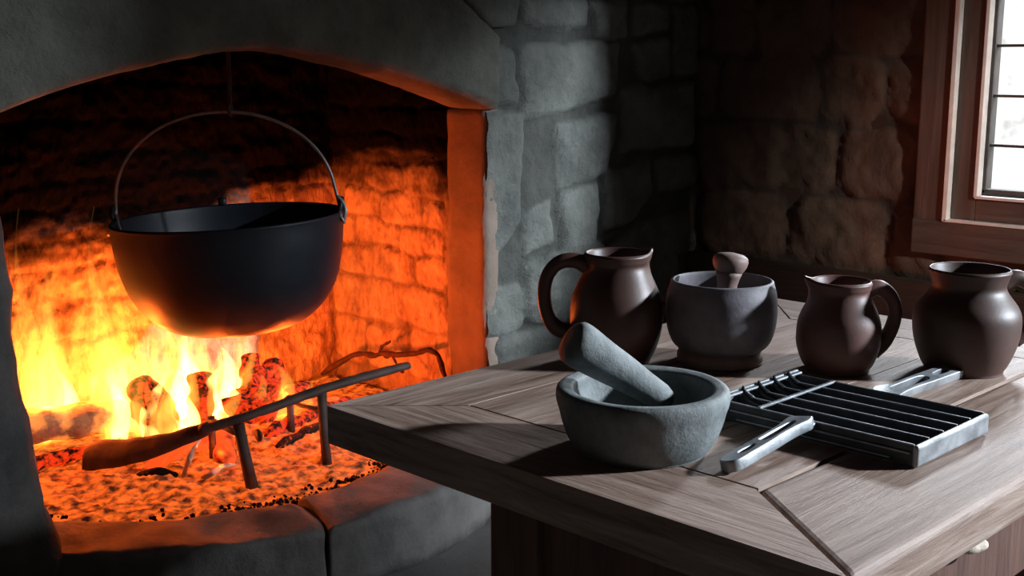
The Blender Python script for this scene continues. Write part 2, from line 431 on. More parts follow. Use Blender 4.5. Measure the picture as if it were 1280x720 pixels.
# window wall, plane X = 3.44, with window_1 (in view) and unseen openings added to shape the key light
W1 = (.62, 1.60, .745, 2.06)      # y0,y1,z0,z1
W2 = (-1.14, .40, 1.42, 1.89)
W3 = (-1.80, -1.18, 1.42, 2.12)
WWs = auto_rows(-2.8, 2.6, -.02, 2.4, .19, .30, 21)
def keep_ww(y, z):
    for (a, b, c, d) in (W1, W2, W3):
        if a-.03 < y < b+.03 and c-.03 < z < d+.03: return False
    return True
o = relief('wall_back', -2.78, 2.56, 0, 2.4, .0145, WWs, lambda s, t, h: (3.452-h, s, t), M['brownstone'], keep=keep_ww, depth=.017, grow=.004, seed=31, r=.02)
o['kind'] = 'structure'
bm = bmesh.new()
ys = [-2.78, W3[0], W2[1], W1[0], W1[1], 2.6]
box_bm(bm, (3.455, W3[1], 0), (3.60, W2[0], WT))
box_bm(bm, (3.455, ys[0], 0), (3.60, ys[1], WT)); box_bm(bm, (3.455, ys[2], 0), (3.60, ys[3], WT)); box_bm(bm, (3.455, ys[4], 0), (3.60, ys[5], WT))
for (a, b, c, d) in (W1, W2, W3):
    box_bm(bm, (3.455, a, 0), (3.60, b, c)); box_bm(bm, (3.455, a, d), (3.60, b, WT))
link('wall_back', bm_mesh(bm), M['plaster'], None, False)['kind'] = 'structure'

def window(name, w, zs, ny, casing=.10):
    y0, y1, z0, z1 = w
    root = bpy.data.objects.new(name, None); C.objects.link(root); root.location = (3.44, (y0+y1)/2, z0); root['kind'] = 'structure'
    def bx(nm, lo, hi, mat, bev=.003):
        L = root.location
        return box(nm, [lo[i]-L[i] for i in range(3)], [hi[i]-L[i] for i in range(3)], mat, root, bev)
    # broad casing boards standing on the wall face
    bx('casing', (3.418, y1, z0-casing), (3.47, y1+casing, z1+casing), M['wood_frame_v'], .006)
    bx('casing', (3.418, y0-casing, z0-casing), (3.47, y0, z1+casing), M['wood_frame_v'], .006)
    bx('window_sill', (3.412, y0-casing, z0-casing-.005), (3.47, y1+casing, z0), M['wood_frame_h'], .006)
    bx('casing', (3.418, y0, z1), (3.47, y1, z1+casing), M['wood_frame_h'], .006)
    # pale bead at the inner edge of the casing
    e = .011
    for lo, hi in (((3.409, y1-e, z0-.002), (3.44, y1+.004, z1)), ((3.409, y0-.004, z0-.002), (3.44, y0+e, z1)), ((3.409, y0, z0-.003), (3.44, y1, z0+.006)), ((3.409, y0, z1-e), (3.44, y1, z1))):
        bx('bead', lo, hi, M['bevel_wood'], .002)
    # sash frame
    f = .085
    bx('window_frame', (3.432, y1-f, z0), (3.50, y1-e, z1), M['wood_frame_v']); bx('window_frame', (3.432, y0+e, z0), (3.50, y0+f, z1), M['wood_frame_v'])
    bx('window_frame', (3.432, y0+f, z0), (3.50, y1-f, z0+f-.01), M['wood_frame_h']); bx('window_frame', (3.432, y0+f, z1-f), (3.50, y1-f, z1), M['wood_frame_h'])
    g = f; k = .007
    for lo, hi in (((3.424, y1-g-k, z0+g-.01), (3.46, y1-g+.004, z1-g)), ((3.424, y0+g-.004, z0+g-.01), (3.46, y0+g+k, z1-g)), ((3.424, y0+g, z0+g-.014), (3.46, y1-g, z0+g-.008+k-.004))):
        bx('bead', lo, hi, M['bevel_wood'], .0015)
    # leaded lights
    h = f+.018
    bx('window_frame', (3.455, y1-h, z0+f), (3.495, y1-f, z1-f), M['muntin']); bx('window_frame', (3.455, y0+f, z0+f), (3.495, y0+h, z1-f), M['muntin'])
    bx('window_frame', (3.455, y0+f, z0+f-.01), (3.495, y1-f, z0+f+.014), M['muntin'])
    for z in zs: bx('muntin', (3.462, y0+h, z-.004), (3.482, y1-h, z+.004), M['muntin'], .001)
    for i in range(1, ny+1):
        y = y0+f+(y1-y0-2*f)*i/(ny+1); bx('muntin', (3.462, y-.004, z0+f), (3.482, y+.004, z1-f), M['muntin'], .001)
    return root
window('window_1', W1, [.971+.142*i for i in range(8)], 3)
# unseen openings added beyond the frame, cut to pass and block the key lamp
for nm, w in (('light_opening_2', W2), ('light_opening_3', W3)):
    root = bpy.data.objects.new(nm, None); C.objects.link(root); root['kind'] = 'structure'
    box('window_sill', (3.40, w[0], w[2]-.05), (3.61, w[1], w[2]), M['wood_frame_h'], root, .004)
    box('window_frame', (3.43, w[0], w[3]), (3.61, w[1], w[3]+.03), M['wood_frame_h'], root, .004)
box('window_frame', (3.40, W2[1], W2[2]), (3.61, W2[1]+.03, W2[3]), M['wood_frame_v'], bpy.data.objects['light_opening_2'], .004)

# wainscot boarding beneath the window
box('trim_1', (3.37, -2.7, .02), (3.415, 2.50, .56), wood('wainscot', (.02, .012, .009), (.035, .02, .015), (.05, .03, .022), 1, .7), None, .004)['kind'] = 'structure'

# ================================================================== FIREPLACE
fp = empty('fireplace', (1.72, 2.53, 0), 'wide arched grey stone fireplace with a raised curved hearth, burning inside', 'fireplace')
FL = fp.location
def loc(o):
    o.location = -Vector(FL); return o
def lerp_pts(pts, x):
    for (a, b), (c, d) in zip(pts, pts[1:]):
        if a <= x <= c: return b+(d-b)*(x-a)/(c-a)
    return pts[-1][1] if x > pts[-1][0] else pts[0][1]
arch_pts = smooth_prof([(.60, .80), (.80, .98), (.90, 1.045), (1.03, 1.105), (1.158, 1.147), (1.298, 1.182), (1.45, 1.215), (1.60, 1.237), (1.78, 1.232), (1.969, 1.197), (2.10, 1.17), (2.218, 1.139), (2.33, 1.106), (2.425, 1.072), (2.445, 1.070)], 4)
def lintel():
    vs, fs = [], []; nx = 130; nr = 44
    prof_n = None
    for i in range(nx+1):
        x = .60+(2.444-.60)*i/nx
        za = lerp_pts(arch_pts, x)
        zt = min(1.74, 1.285+max(0, 2.444-x)*.70)
        col = [(2.72, zt), (2.72, za+.02), (2.69, za+.002), (2.64, za), (2.59, za), (2.545, za), (2.518, za+.003), (2.503, za+.010), (2.497, za+.022)]
        for j in range(1, nr+1):
            col.append((2.495, za+.022+(zt-.012-za-.022)*j/nr))
        col += [(2.503, zt-.002), (2.53, zt)]
        for q, (y, z) in enumerate(col):
            p = Vector((x, y, z))
            a = .010*nz3(p, 5, 1)+.006*nz3(p, 13, 2)+.0035*nz3(p, 34, 3)
            if q > 5: y += a
            elif q > 1: z += a*.6
            xx = x
            vs.append((xx, y, z))
        prof_n = len(col)
    for i in range(nx):
        for j in range(prof_n):
            j2 = (j+1) % prof_n
            fs.append((i*prof_n+j, i*prof_n+j2, (i+1)*prof_n+j2, (i+1)*prof_n+j))
    fs.append(tuple(range(prof_n))); fs.append(tuple(reversed([nx*prof_n+j for j in range(prof_n)])))
    me = mesh_from(vs, fs); bm = bmesh.new(); bm.from_mesh(me)
    return bm_mesh(bm)
loc(link('lintel', lintel(), M['lintel'], fp))
# filler stone above the sloping right shoulder of the lintel
def shoulder():
    vs = [(2.05, 1.60), (2.12, 1.52), (2.43, 1.305), (2.53, 1.31), (2.55, 1.40), (2.52, 1.60)]
    n = len(vs); V = [(x, 2.505, z) for x, z in vs]+[(x, 2.6, z) for x, z in vs]
    fs = [tuple(range(n)), tuple(range(n, 2*n))]+[(i, (i+1) % n, n+(i+1) % n, n+i) for i in range(n)]
    me = mesh_from(V, fs); bm = bmesh.new(); bm.from_mesh(me); return bm_mesh(bm)
o = loc(link('shoulder_stone', shoulder(), M['stone'], fp, False)); bevel_mod(o, .018, 4)
# right jamb: the face that looks into the opening
def jamb_fn(p):
    return Vector((p.x + .03*max(0, (.42-p.z)), p.y, p.z))
loc(rock('jamb', (2.418, 2.530, .02), (2.475, 2.70, 1.075), M['jamb'], fp, .022, .010, .006, 8, 3, jamb_fn))
# left pillar: a worn boulder-like pier that swells towards its foot
def pil_fn(p):
    k = max(0, .95-p.z)
    return Vector((p.x + .09*k*k*(1 if p.x > .8 else 0), p.y - .02*k, p.z))
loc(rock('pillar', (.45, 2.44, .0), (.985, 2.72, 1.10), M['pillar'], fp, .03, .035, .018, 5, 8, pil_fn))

# firebox walls in real relief
BW = auto_rows(.9, 2.5, .05, 1.9, .085, .24, 41, gap=.003)
loc(relief('firebox_back', .90, 2.47, .02, 1.9, .0085, BW, lambda s, t, h: (s, 3.34-h+.05*np.maximum(t-1.0, 0)*0, t), M['soot'], fp, mk=.3, depth=.008, seed=42, r=.008, rough=.009))
# side wall: arched patch of bigger bricks low down, rougher courses above
SWs = []
for (a, b, c, d) in ((2.745, 2.93, .20, .36), (2.94, 3.15, .20, .34), (3.16, 3.33, .2, .35), (2.745, 3.0, .37, .50), (3.01, 3.33, .36, .50), (2.745, 2.90, .51, .60), (2.91, 3.12, .51, .61), (3.13, 3.33, .51, .6),
                     (2.745, 2.97, .61, .69), (2.98, 3.2, .62, .70), (3.21, 3.33, .61, .7), (2.745, 2.86, .70, .78), (2.87, 3.06, .70, .80), (3.07, 3.25, .71, .80), (2.76, 2.95, .79, .90), (2.96, 3.15, .81, .89)):
    SWs.append([(a+.006, c-.003), (b-.006, c-.003), (b+.003, c+.006), (b+.003, d-.006), (b-.006, d+.003), (a+.006, d+.003), (a-.003, d-.006), (a-.003, c+.006)])
SWs += auto_rows(2.7, 3.4, .92, 1.9, .07, .3, 44, gap=.008)
loc(relief('firebox_side', 2.66, 3.36, .02, 1.9, .007, SWs, lambda s, t, h: (2.462-h, s, t), M['soot'], fp, mk=.75, depth=.012, seed=43, r=.007, rough=.006))
loc(relief('firebox_side', 2.66, 3.36, .02, 1.9, .02, auto_rows(2.6, 3.4, 0, 1.9, .09, .25, 45), lambda s, t, h: (.93+h, s, t), M['soot'], fp, depth=.02, seed=46))
for lo, hi in (((2.47, 2.70, 0), (2.52, 3.45, 1.9)), ((.86, 2.72, 0), (.92, 3.45, 1.9)), ((.86, 3.35, 0), (2.52, 3.45, 1.9)), ((.66, 2.72, 1.86), (2.5, 3.45, 1.93)), ((.60, 2.72, 1.25), (2.47, 2.76, 1.9))):
    o = box('flue_lining', [lo[i]-FL[i] for i in range(3)], [hi[i]-FL[i] for i in range(3)], M['soot'], fp)
# hearth slab
hs = prism('hearth_slab', [(.93, 3.36), (2.46, 3.36), (2.42, 2.55), (2.3, 2.4), (1.95, 2.33), (1.6, 2.3), (1.35, 2.38), (1.02, 2.62)], 0, .118, M['hearthstone'], fp, 0); loc(hs)
# curb stones: outer and inner edges of the curved kerb
outer = smooth_prof([(.86, 2.56), (1.026, 2.440), (1.14, 2.33), (1.272, 2.235), (1.489, 2.140), (1.677, 2.112), (1.896, 2.130), (2.10, 2.20), (2.28, 2.33), (2.43, 2.51)], 8)
inner = smooth_prof([(.96, 2.85), (1.10, 2.68), (1.24, 2.52), (1.41, 2.410), (1.571, 2.362), (1.711, 2.355), (1.89, 2.388), (2.03, 2.45), (2.17, 2.54), (2.30, 2.62)], 8)
def curb(i0, i1, seed, zt):
    n = int(3*(i1-i0)); vs = []; fs = []
    prof = []   # (u from outer 0 to inner 1, z)
    zs = [0, .03, .06, .09, .12, zt-.022]
    for z in zs: prof.append((0.0, z))
    prof += [(.012, zt-.010), (.04, zt-.002), (.09, zt), (.2, zt), (.32, zt), (.45, zt), (.58, zt), (.70, zt), (.82, zt-.001), (.91, zt-.003), (.97, zt-.010), (1, zt-.022), (1, .09), (1, 0)]
    m = len(prof)
    for q in range(n+1):
        t = i0+(i1-i0)*q/n; a = min(int(t), len(outer)-2); f = t-a
        O = Vector(outer[a]).lerp(Vector(outer[a+1]), f); I = Vector(inner[a]).lerp(Vector(inner[a+1]), f)
        edge = min(q, n-q); sh = .010*math.exp(-edge*.9)
        for (u, z) in prof:
            p2 = O.lerp(I, u); p = Vector((p2.x, p2.y, z))
            if q == 0 or q == n:
                bow = .018*math.sin(u*math.pi)*1
                tan = (Vector(outer[min(a+1, len(outer)-1)])-Vector(outer[a])).normalized()
                p.x += tan.x*bow; p.y += tan.y*bow
            nn = .008*nz3(p, 7, seed)+.005*nz3(p, 19, seed+2)
            if u > .02 and u < .98: p.z += nn*1.2-sh
            else:
                d = (O-I).normalized(); p.x += d.x*nn*1.6; p.y += d.y*nn*1.6
                if z > .1: p.z -= sh
            vs.append(p)
    for q in range(n):
        for j in range(m):
            fs.append((q*m+j, q*m+(j+1) % m, (q+1)*m+(j+1) % m, (q+1)*m+j))
    fs.append(tuple(range(m))); fs.append(tuple(n*m+j for j in range(m)))
    me = mesh_from(vs, fs); bm = bmesh.new(); bm.from_mesh(me); return bm_mesh(bm)
for (a, b, sd, zt) in ((0, 33.6, 1, .160), (34.0, 58, 2, .163), (58.4, 72, 3, .158)):
    loc(link('hearth_stone', curb(a, b, sd, zt), M['hearthstone'], fp))

# ================================================================== FIRE
random.seed(3)
fire = empty('fire', (1.72, 3.02, .15), 'bright yellow and orange fire burning on the hearth under the cauldron', 'fire')
def flame_mesh(h, r, seed):
    rg = random.Random(seed); path = []; rad = []
    n = 14; ph = rg.uniform(0, 6); lean = rg.uniform(-.25, .25)
    for i in range(n+1):
        t = i/n
        path.append((r*(.9*math.sin(ph+t*5.5)*t+lean*t*2), r*(.6*math.cos(ph*1.7+t*4.5)*t), h*t))
        rad.append(max(.0015, r*(math.sin(math.pi*min(1, t*.9+.22))**.8)*(1-.55*t)))
    return tube(path, rad, 10, up=(0, 1, 0), noise=.22, seed=seed, nscale=16)
spots = []
rg = random.Random(12)
for i in range(66):
    x = rg.gauss(1.64, .19); y = rg.uniform(2.92, 3.18)
    if x < 1.46: y = rg.uniform(3.22, 3.28)
    d = abs(x-1.64); h = rg.uniform(.18, .42)*(1-min(.7, d*1.2)); r = rg.uniform(.016, .036)
    spots.append((x, y, h, r, 'flame'))
for i in range(16):
    spots.append((rg.gauss(1.78, .07), rg.uniform(3.06, 3.2), rg.uniform(.2, .42), rg.uniform(.02, .036), 'flame'))
for i in range(26):
    spots.append((rg.uniform(1.18, 1.66), rg.uniform(3.2, 3.28), rg.uniform(.30, .66), rg.uniform(.022, .045), 'wisp'))
for (x, y, h, r) in ((1.50, 3.06, .42, .05), (1.42, 3.24, .40, .045), (1.56, 3.12, .34, .05), (1.72, 3.02, .26, .045), (1.80, 3.02, .24, .04), (1.64, 2.98, .26, .04), (1.30, 3.25, .34, .04), (1.9, 3.0, .18, .035)):
    spots.append((x, y, h, r, 'flame'))
for (x, y, h, r) in ((1.86, 3.08, .26, .032), (1.80, 3.14, .30, .034), (1.72, 3.10, .30, .034), (1.92, 3.08, .18, .026), (1.76, 2.98, .24, .038), (1.66, 2.96, .20, .034), (1.58, 3.0, .22, .034), (1.83, 2.98, .18, .030), (1.50, 3.05, .24, .034), (1.61, 2.9, .10, .02), (1.70, 2.9, .11, .02), (1.74, 2.86, .08, .016), (1.44, 3.22, .24, .03)):
    spots.append((x, y, h, r, 'core'))
for i, (x, y, h, r, k) in enumerate(spots):
    o = link('flame', flame_mesh(h, r, i), M[k], fire); o.location = Vector((x, y, .155))-fire.location
    if k == 'core': o['label'] = 'white-hot heart of the flames'
for i, (x, y, z, p) in enumerate(((1.50, 3.12, .34, 9), (1.34, 3.14, .30, 8), (1.62, 3.06, .24, 12), (1.78, 3.05, .25, 12), (1.88, 3.06, .24, 9), (1.66, 3.24, .30, 8), (2.0, 2.95, .23, 8), (1.70, 2.90, .21, 4), (1.97, 2.80, .30, 5), (1.60, 2.70, .20, .5), (1.76, 2.68, .20, .4))):
    l = bpy.data.lights.new('fire_glow', 'POINT'); l.energy = p; l.color = (1, .115, .012); l.shadow_soft_size = .0
    lo = bpy.data.objects.new('fire_glow', l); C.objects.link(lo); lo.parent = fire; lo.location = Vector((x, y, z))-fire.location

# ember bed
def bed_h(x, y):
    d = math.hypot((x-1.70)/.55, (y-3.0)/.36)
    b = .045*math.exp(-d*d*1.2)
    p = (x, y, 0)
    return .128+b+.012*nz3(p, 12, 1)+.012*abs(nz3(p, 30, 2))+.008*abs(nz3(p, 70, 3))
def inside_curb(x, y):
    if y > 2.72: return .945 < x < 2.43
    for (a, b), (c, d) in zip(inner, inner[1:]):
        if a <= x <= c: return y > b+(d-b)*(x-a)/(c-a)-.012
    return False
def bed():
    st = .0085; nx = int(1.5/st); ny = int(1.0/st); bm = bmesh.new(); g = {}
    for i in range(nx+1):
        for j in range(ny+1):
            x = .94+i*st; y = 2.34+j*st
            if y > 3.33: continue
            if inside_curb(x, y): g[i, j] = bm.verts.new((x, y, bed_h(x, y)))
    for (i, j) in list(g):
        if (i+1, j) in g and (i, j+1) in g and (i+1, j+1) in g:
            bm.faces.new((g[i, j], g[i+1, j], g[i+1, j+1], g[i, j+1]))
    return bm_mesh(bm)
tag(link('ember_bed', bed(), M['ember_bed']), 'glowing bed of ash and embers covering the hearth floor behind the curb', 'embers', kind='stuff')
# charcoal crumbs along the inside of the curb
bm = bmesh.new(); rg = random.Random(5)
for i in range(420):
    t = rg.uniform(26, 66) if i < 330 else rg.uniform(8, 66); a = int(t)
    I = Vector(inner[a]).lerp(Vector(inner[a+1]), t-a)
    x = I.x+rg.gauss(0, .01); y = I.y+abs(rg.gauss(0, .03))+.012; s = rg.uniform(.002, .0070)
    r = bmesh.ops.create_icosphere(bm, subdivisions=1, radius=s)
    for v in r['verts']:
        v.co *= rg.uniform(.7, 1.3); v.co += Vector((x, y, bed_h(x, y)+s*.5))
tag(link('charcoal_crumbs', bm_mesh(bm), M['darkchar'], None, False), 'scatter of black charcoal crumbs along the inside of the curved curb', 'charcoal', kind='stuff')

def log(name, a, b, r0, r1, mat, label, seed, n=26, noise=.22, cat='log', flat=1.0, bend=.01):
    a = Vector(a); b = Vector(b); path = []; rad = []
    for i in range(n+1):
        t = i/n; p = a.lerp(b, t); p.z += bend*math.sin(t*math.pi); path.append(p-a)
        e = min(i, n-i); rad.append((r0+(r1-r0)*t)*(1 if e > 1 else (.9 if e == 1 else .62)))
    me = tube(path, rad, 16, flat=flat, noise=noise, seed=seed, nscale=22)
    o = link(name, me, mat); o.location = a
    return tag(o, label, cat)
log('firewood_log', (1.20, 3.16, .240), (1.55, 3.09, .225), .050, .045, M['barklog'], 'thick pale split log lying behind the flames at the left of the hearth', 1, noise=.09, bend=0)
log('firewood_log', (1.20, 3.02, .165), (1.50, 2.985, .165), .022, .016, M['char'], 'dark narrow log lying below the pale log at the left of the hearth', 2)
log('firewood_log', (1.60, 3.00, .17), (1.565, 3.06, .335), .048, .036, M['char'], 'charred upright chunk standing left in the flames, behind the shovel blade', 3, noise=.4)
log('firewood_log', (1.71, 2.98, .16), (1.765, 3.04, .315), .042, .034, M['char'], 'charred upright chunk standing in the flames, middle of the three', 4, noise=.4)
log('firewood_log', (1.81, 2.92, .19), (2.02, 3.06, .275), .054, .046, M['char'], 'blackened thick log lying tilted right of the brightest flames', 5, noise=.35)
log('firewood_log', (1.90, 3.0, .17), (1.96, 3.08, .33), .038, .028, M['char'], 'charred upright chunk at the right edge of the flames', 6, noise=.4)
log('firewood_log', (1.82, 2.80, .168), (2.24, 2.96, .150), .024, .018, M['char'], 'long thin charred stick lying on the embers right of the flames', 7, noise=.3)
log('firewood_log', (1.86, 2.90, .185), (2.16, 3.08, .195), .026, .022, M['char'], 'charred stick lying on top of the others at the right side of the fire', 8, noise=.3)
log('firewood_log', (1.80, 2.72, .155), (2.10, 2.84, .145), .016, .012, M['darkchar'], 'short black stick on the embers between the two legs of the fire stand', 9, noise=.3)
log('firewood_log', (1.46, 2.83, .160), (1.62, 2.78, .215), .030, .028, M['hotwood'], 'short red-hot split log glowing just below the shovel shaft', 10, noise=.25)
log('firewood_log', (1.62, 2.70, .155), (1.72, 2.86, .205), .030, .026, M['hotwood'], 'dark red split log leaning behind the left leg of the fire stand', 11, noise=.25)
log('kindling_stick', (1.50, 2.71, .145), (1.575, 2.745, .225), .008, .006, M['ash'], 'thin ash-white stick leaning up in front of the red-hot log', 12, noise=.3)
log('charcoal_lump', (1.42, 2.80, .150), (1.49, 2.72, .150), .015, .012, M['darkchar'], 'small black lump of charcoal below the shovel blade', 13, noise=.4, cat='charcoal')
log('ash_flake', (1.53, 2.66, .148), (1.66, 2.70, .148), .014, .008, M['ash'], 'flat ash-white flake lying left of the front stand leg', 14, noise=.4, flat=.4, cat='ash')

# crooked twig against the side wall
tw = empty('forked_twig', (2.37, 3.20, .20), 'crooked dark twig leaning against the right side wall of the firebox', 'twig')
def rel(pts, o): return [Vector(p)-o.location for p in pts]
link('stem', tube(rel(smooth_prof([(2.33, 3.24, .17), (2.37, 3.12, .25), (2.385, 3.02, .268), (2.38, 2.93, .285), (2.39, 2.84, .30), (2.40, 2.76, .325), (2.405, 2.725, .30), (2.41, 2.70, .23), (2.41, 2.69, .17)], 4), tw), .0075, 8, noise=.6, nscale=60), M['twig'], tw)
link('side_shoot', tube(rel(smooth_prof([(2.385, 3.0, .27), (2.375, 2.97, .305), (2.37, 2.92, .33)], 4), tw), .0045, 8, noise=.6, nscale=60), M['twig'], tw)
link('side_shoot', tube(rel(smooth_prof([(2.38, 2.93, .285), (2.37, 2.89, .262), (2.37, 2.86, .24)], 4), tw), .004, 8, noise=.6, nscale=60), M['twig'], tw)

# ------------------------------------------------------------------ fire shovel resting on an iron stand
sh = empty('fire_shovel', (1.60, 2.60, .30), 'long dark iron fire shovel lying slantwise across the iron stand', 'shovel')
sp_ = smooth_prof([(2.157, 2.58, .352), (2.10, 2.577, .352), (1.99, 2.572, .350), (1.844, 2.575, .341), (1.719, 2.58, .325), (1.609, 2.60, .306), (1.527, 2.66, .279)], 5)
link('shaft', tube(rel(sp_, sh), [.0145]*3+[.0165]*(len(sp_)-5)+[.018, .021], 10, flat=.75, noise=.12, nscale=30), M['fireiron'], sh)
bl = smooth_prof([(1.545, 2.645, .285), (1.50, 2.69, .262), (1.457, 2.74, .238), (1.42, 2.80, .218), (1.39, 2.86, .200), (1.36, 2.915, .187), (1.345, 2.94, .181)], 5)
rb = [lerp_pts([(0, .018), (.25, .026), (.5, .038), (.8, .044), (1, .036)], i/(len(bl)-1)) for i in range(len(bl))]
link('blade', tube(rel(bl, sh), rb, 14, up=(-.6, -.45, .65), flat=[.75-.5*min(1, i/12) for i in range(len(bl))], noise=.10, nscale=18), M['fireiron'], sh)

st = empty('fire_stand', (1.72, 2.58, .14), 'low forged iron stand with two front legs holding up the fire shovel', 'stand')
def bar(name, pts, r, par, mat, flat=1.0, n=8, noise=.12):
    return link(name, tube(rel(pts, par), r, n, flat=flat, noise=noise, nscale=30), mat, par)
bar('leg', [(1.851, 2.560, .135), (1.848, 2.566, .22), (1.846, 2.572, .335)], [.0135, .013, .0145], st, M['fireiron'])
bar('leg', [(1.603, 2.545, .135), (1.595, 2.556, .21), (1.590, 2.575, .300)], [.0165, .0155, .017], st, M['fireiron'])
bar('leg', [(1.90, 2.80, .155), (1.90, 2.80, .27)], .011, st, M['fireiron'])
bar('leg', [(1.62, 2.76, .16), (1.62, 2.76, .275)], .011, st, M['fireiron'])
bar('side_rail', [(1.846, 2.565, .285), (1.865, 2.68, .270), (1.90, 2.81, .262)], .011, st, M['fireiron'], .6)
bar('side_rail', [(1.592, 2.56, .270), (1.605, 2.66, .268), (1.62, 2.77, .265)], .012, st, M['fireiron'], .6)
bar('ring', [(1.62+.015, 2.562, .262), (1.64, 2.562, .262)], .016, st, M['fireiron'])

# ================================================================== CAULDRON
SC = (1.735, 2.793, .493)
screen = Matrix.Rotation(R(-45), 4, 'Z')          # local x runs along the camera's right
ca = empty('cauldron', SC, 'large black cast-iron cauldron hanging by its wire bail over the fire', 'cauldron')
ca.rotation_euler = (Matrix.Rotation(R(-45), 4, 'Z') @ Matrix.Rotation(R(-2.6), 4, 'Y')).to_euler()
cp = smooth_prof([(.001, .0), (.10, .002), (.168, .013), (.219, .044), (.258, .09), (.284, .145), (.300, .22), (.306, .29), (.308, .305)], 6)
inn = smooth_prof([(.301, .309), (.297, .300), (.288, .225), (.267, .155), (.24, .10), (.20, .055), (.15, .028), (.08, .018), (.001, .016)], 5)
link('bowl', lathe(cp+[(.3075, .3085), (.305, .311)]+inn, 96, .006, 3), M['iron'], ca)
def ear(x, name):
    sgn = 1 if x > 0 else -1
    e = link(name, tube([Vector((x-.004*sgn, -.018, .285)), Vector((x+.006*sgn, -.018, .325)), Vector((x+.006*sgn, -.010, .342)), Vector((x+.006*sgn, .010, .342)), Vector((x+.006*sgn, .018, .325)), Vector((x-.004*sgn, .018, .285))], .0075, 10), M['iron'], ca)
    return e
ear(.300, 'ear'); ear(-.300, 'ear')
link('rim_nub', rock('x', (-.012, -.01, -.012), (.012, .01, .014), None, None, .008, .005, .002, 20).data, M['iron'], ca).location = (-.085, .292, .318)
bpy.data.objects.remove([o for o in bpy.data.objects if o.name == 'x'][0])
# bail: semicircular wire ending in curls through the ears
bp = [(-.318, -.028, .275), (-.306, -.030, .300), (-.301, -.012, .318), (-.300, .0, .330)]
for i in range(1, 24):
    a = math.pi*(1-i/24); bp.append((.297*math.cos(a)-.002, 0, .325+.262*math.sin(a)**.85))
bp += [(.300, 0, .330), (.301, -.012, .318), (.306, -.03, .300), (.315, -.028, .280)]
link('bail', tube(smooth_prof(bp, 3), .0045, 10, up=(0, 1, 0)), M['wire'], ca)
link('bail_curl', tube(smooth_prof([(-.300, .0, .326), (-.288, -.03, .312), (-.276, -.045, .285), (-.268, -.047, .262)], 4), .0042, 8), M['wire'], ca)
link('bail_clip', tube(smooth_prof([(.298, -.012, .35), (.312, -.014, .335), (.318, -.016, .310), (.312, -.02, .285)], 4), .0055, 8), M['wire'], ca)
# hook from the flue
hk = empty('pot_hook', (1.745, 2.80, 1.09), 'thin dark iron hook hanging down in the flue and holding the cauldron bail', 'hook')
link('rod', tube([(0, 0, .02), (0, 0, .2), (0, 0, .62)], .006, 8), M['fireiron'], hk)
hkp = [(0, 0, .04), (0, 0, .012), (.0, .012, -.008), (0, .0, -.020), (0, -.016, -.010), (0, -.018, .008)]
ho = link('hook', tube(smooth_prof(hkp, 4), .0055, 8, up=(1, 0, 0)), M['fireiron'], hk); ho.rotation_euler = (0, 0, R(-45))
cb = link('chimney_bar', tube([(.90, 2.80, 1.70), (1.7, 2.80, 1.705), (2.47, 2.80, 1.70)], .013, 10), M['fireiron']); tag(cb, 'iron bar across the flue above the hook', 'bar')

# ================================================================== TABLE
tb = empty('table', (1.47, .895, 0), 'heavy brown wooden table with mitred border boards, carrying the pottery and mortars', 'table')
TO = Vector(tb.location)
x0, x1, y0, y1 = .93, 2.01, .50, 1.285
ix0, ix1, iy0, iy1 = 1.068, 1.862, .690, 1.150
zt, zb = .75, .697; g = .0016
def board(poly, m, z1=zt, bev=.0005):
    return prism('board', [(x-TO.x, y-TO.y) for x, y in poly], zb, z1, M[m], tb, bev)
nb = 'tabletop'
board([(x0, y0+g), (x0, y1-g), (ix0-g, iy1-g), (ix0-g, iy0+g)], 'wood_y')
board([(x1, y0+g), (x1, y1-g), (ix1+g, iy1-g), (ix1+g, iy0+g)], 'wood_y')
board([(x0+g, y0), (x1-g, y0), (ix1, iy0-g), (ix0, iy0-g)], 'wood_x', zt, .009)
board([(x0+g, y1), (x1-g, y1), (ix1, iy1+g), (ix0, iy1+g)], 'wood_x')
w = (iy1-iy0)/3
for i in range(3):
    board([(ix0+.0022, iy0+w*i+.0006), (ix1-.0022, iy0+w*i+.0006), (ix1-.0022, iy0+w*(i+1)-.0006), (ix0+.0022, iy0+w*(i+1)-.0006)], 'wood_x', zt, .0004)
for sx, sy in ((1.10, 1.055), (1.10, .61), (1.82, 1.055), (1.82, .61)):
    box('leg', (sx-TO.x, sy-TO.y, 0), (sx+.09-TO.x, sy+.09-TO.y, zb), M['wood_leg'], tb, .005)
for lo, hi in (((1.115, .66, .49), (1.15, 1.10, zb)), ((1.86, .66, .49), (1.895, 1.10, zb)), ((1.15, .625, .49), (1.86, .66, zb)), ((1.15, 1.10, .49), (1.86, 1.135, zb))):
    box('apron', [lo[i]-(TO[i] if i < 2 else 0) for i in range(3)], [hi[i]-(TO[i] if i < 2 else 0) for i in range(3)], M['wood_leg'], tb, .003)
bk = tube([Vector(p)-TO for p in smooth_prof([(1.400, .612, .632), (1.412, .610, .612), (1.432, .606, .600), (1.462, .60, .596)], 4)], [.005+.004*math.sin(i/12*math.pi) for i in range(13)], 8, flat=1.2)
o = link('curved_piece', bk, M['ash'], tb); o['label'] = 'small pale curved piece under the table edge'  # stands for an unidentified pale shape below the tabletop

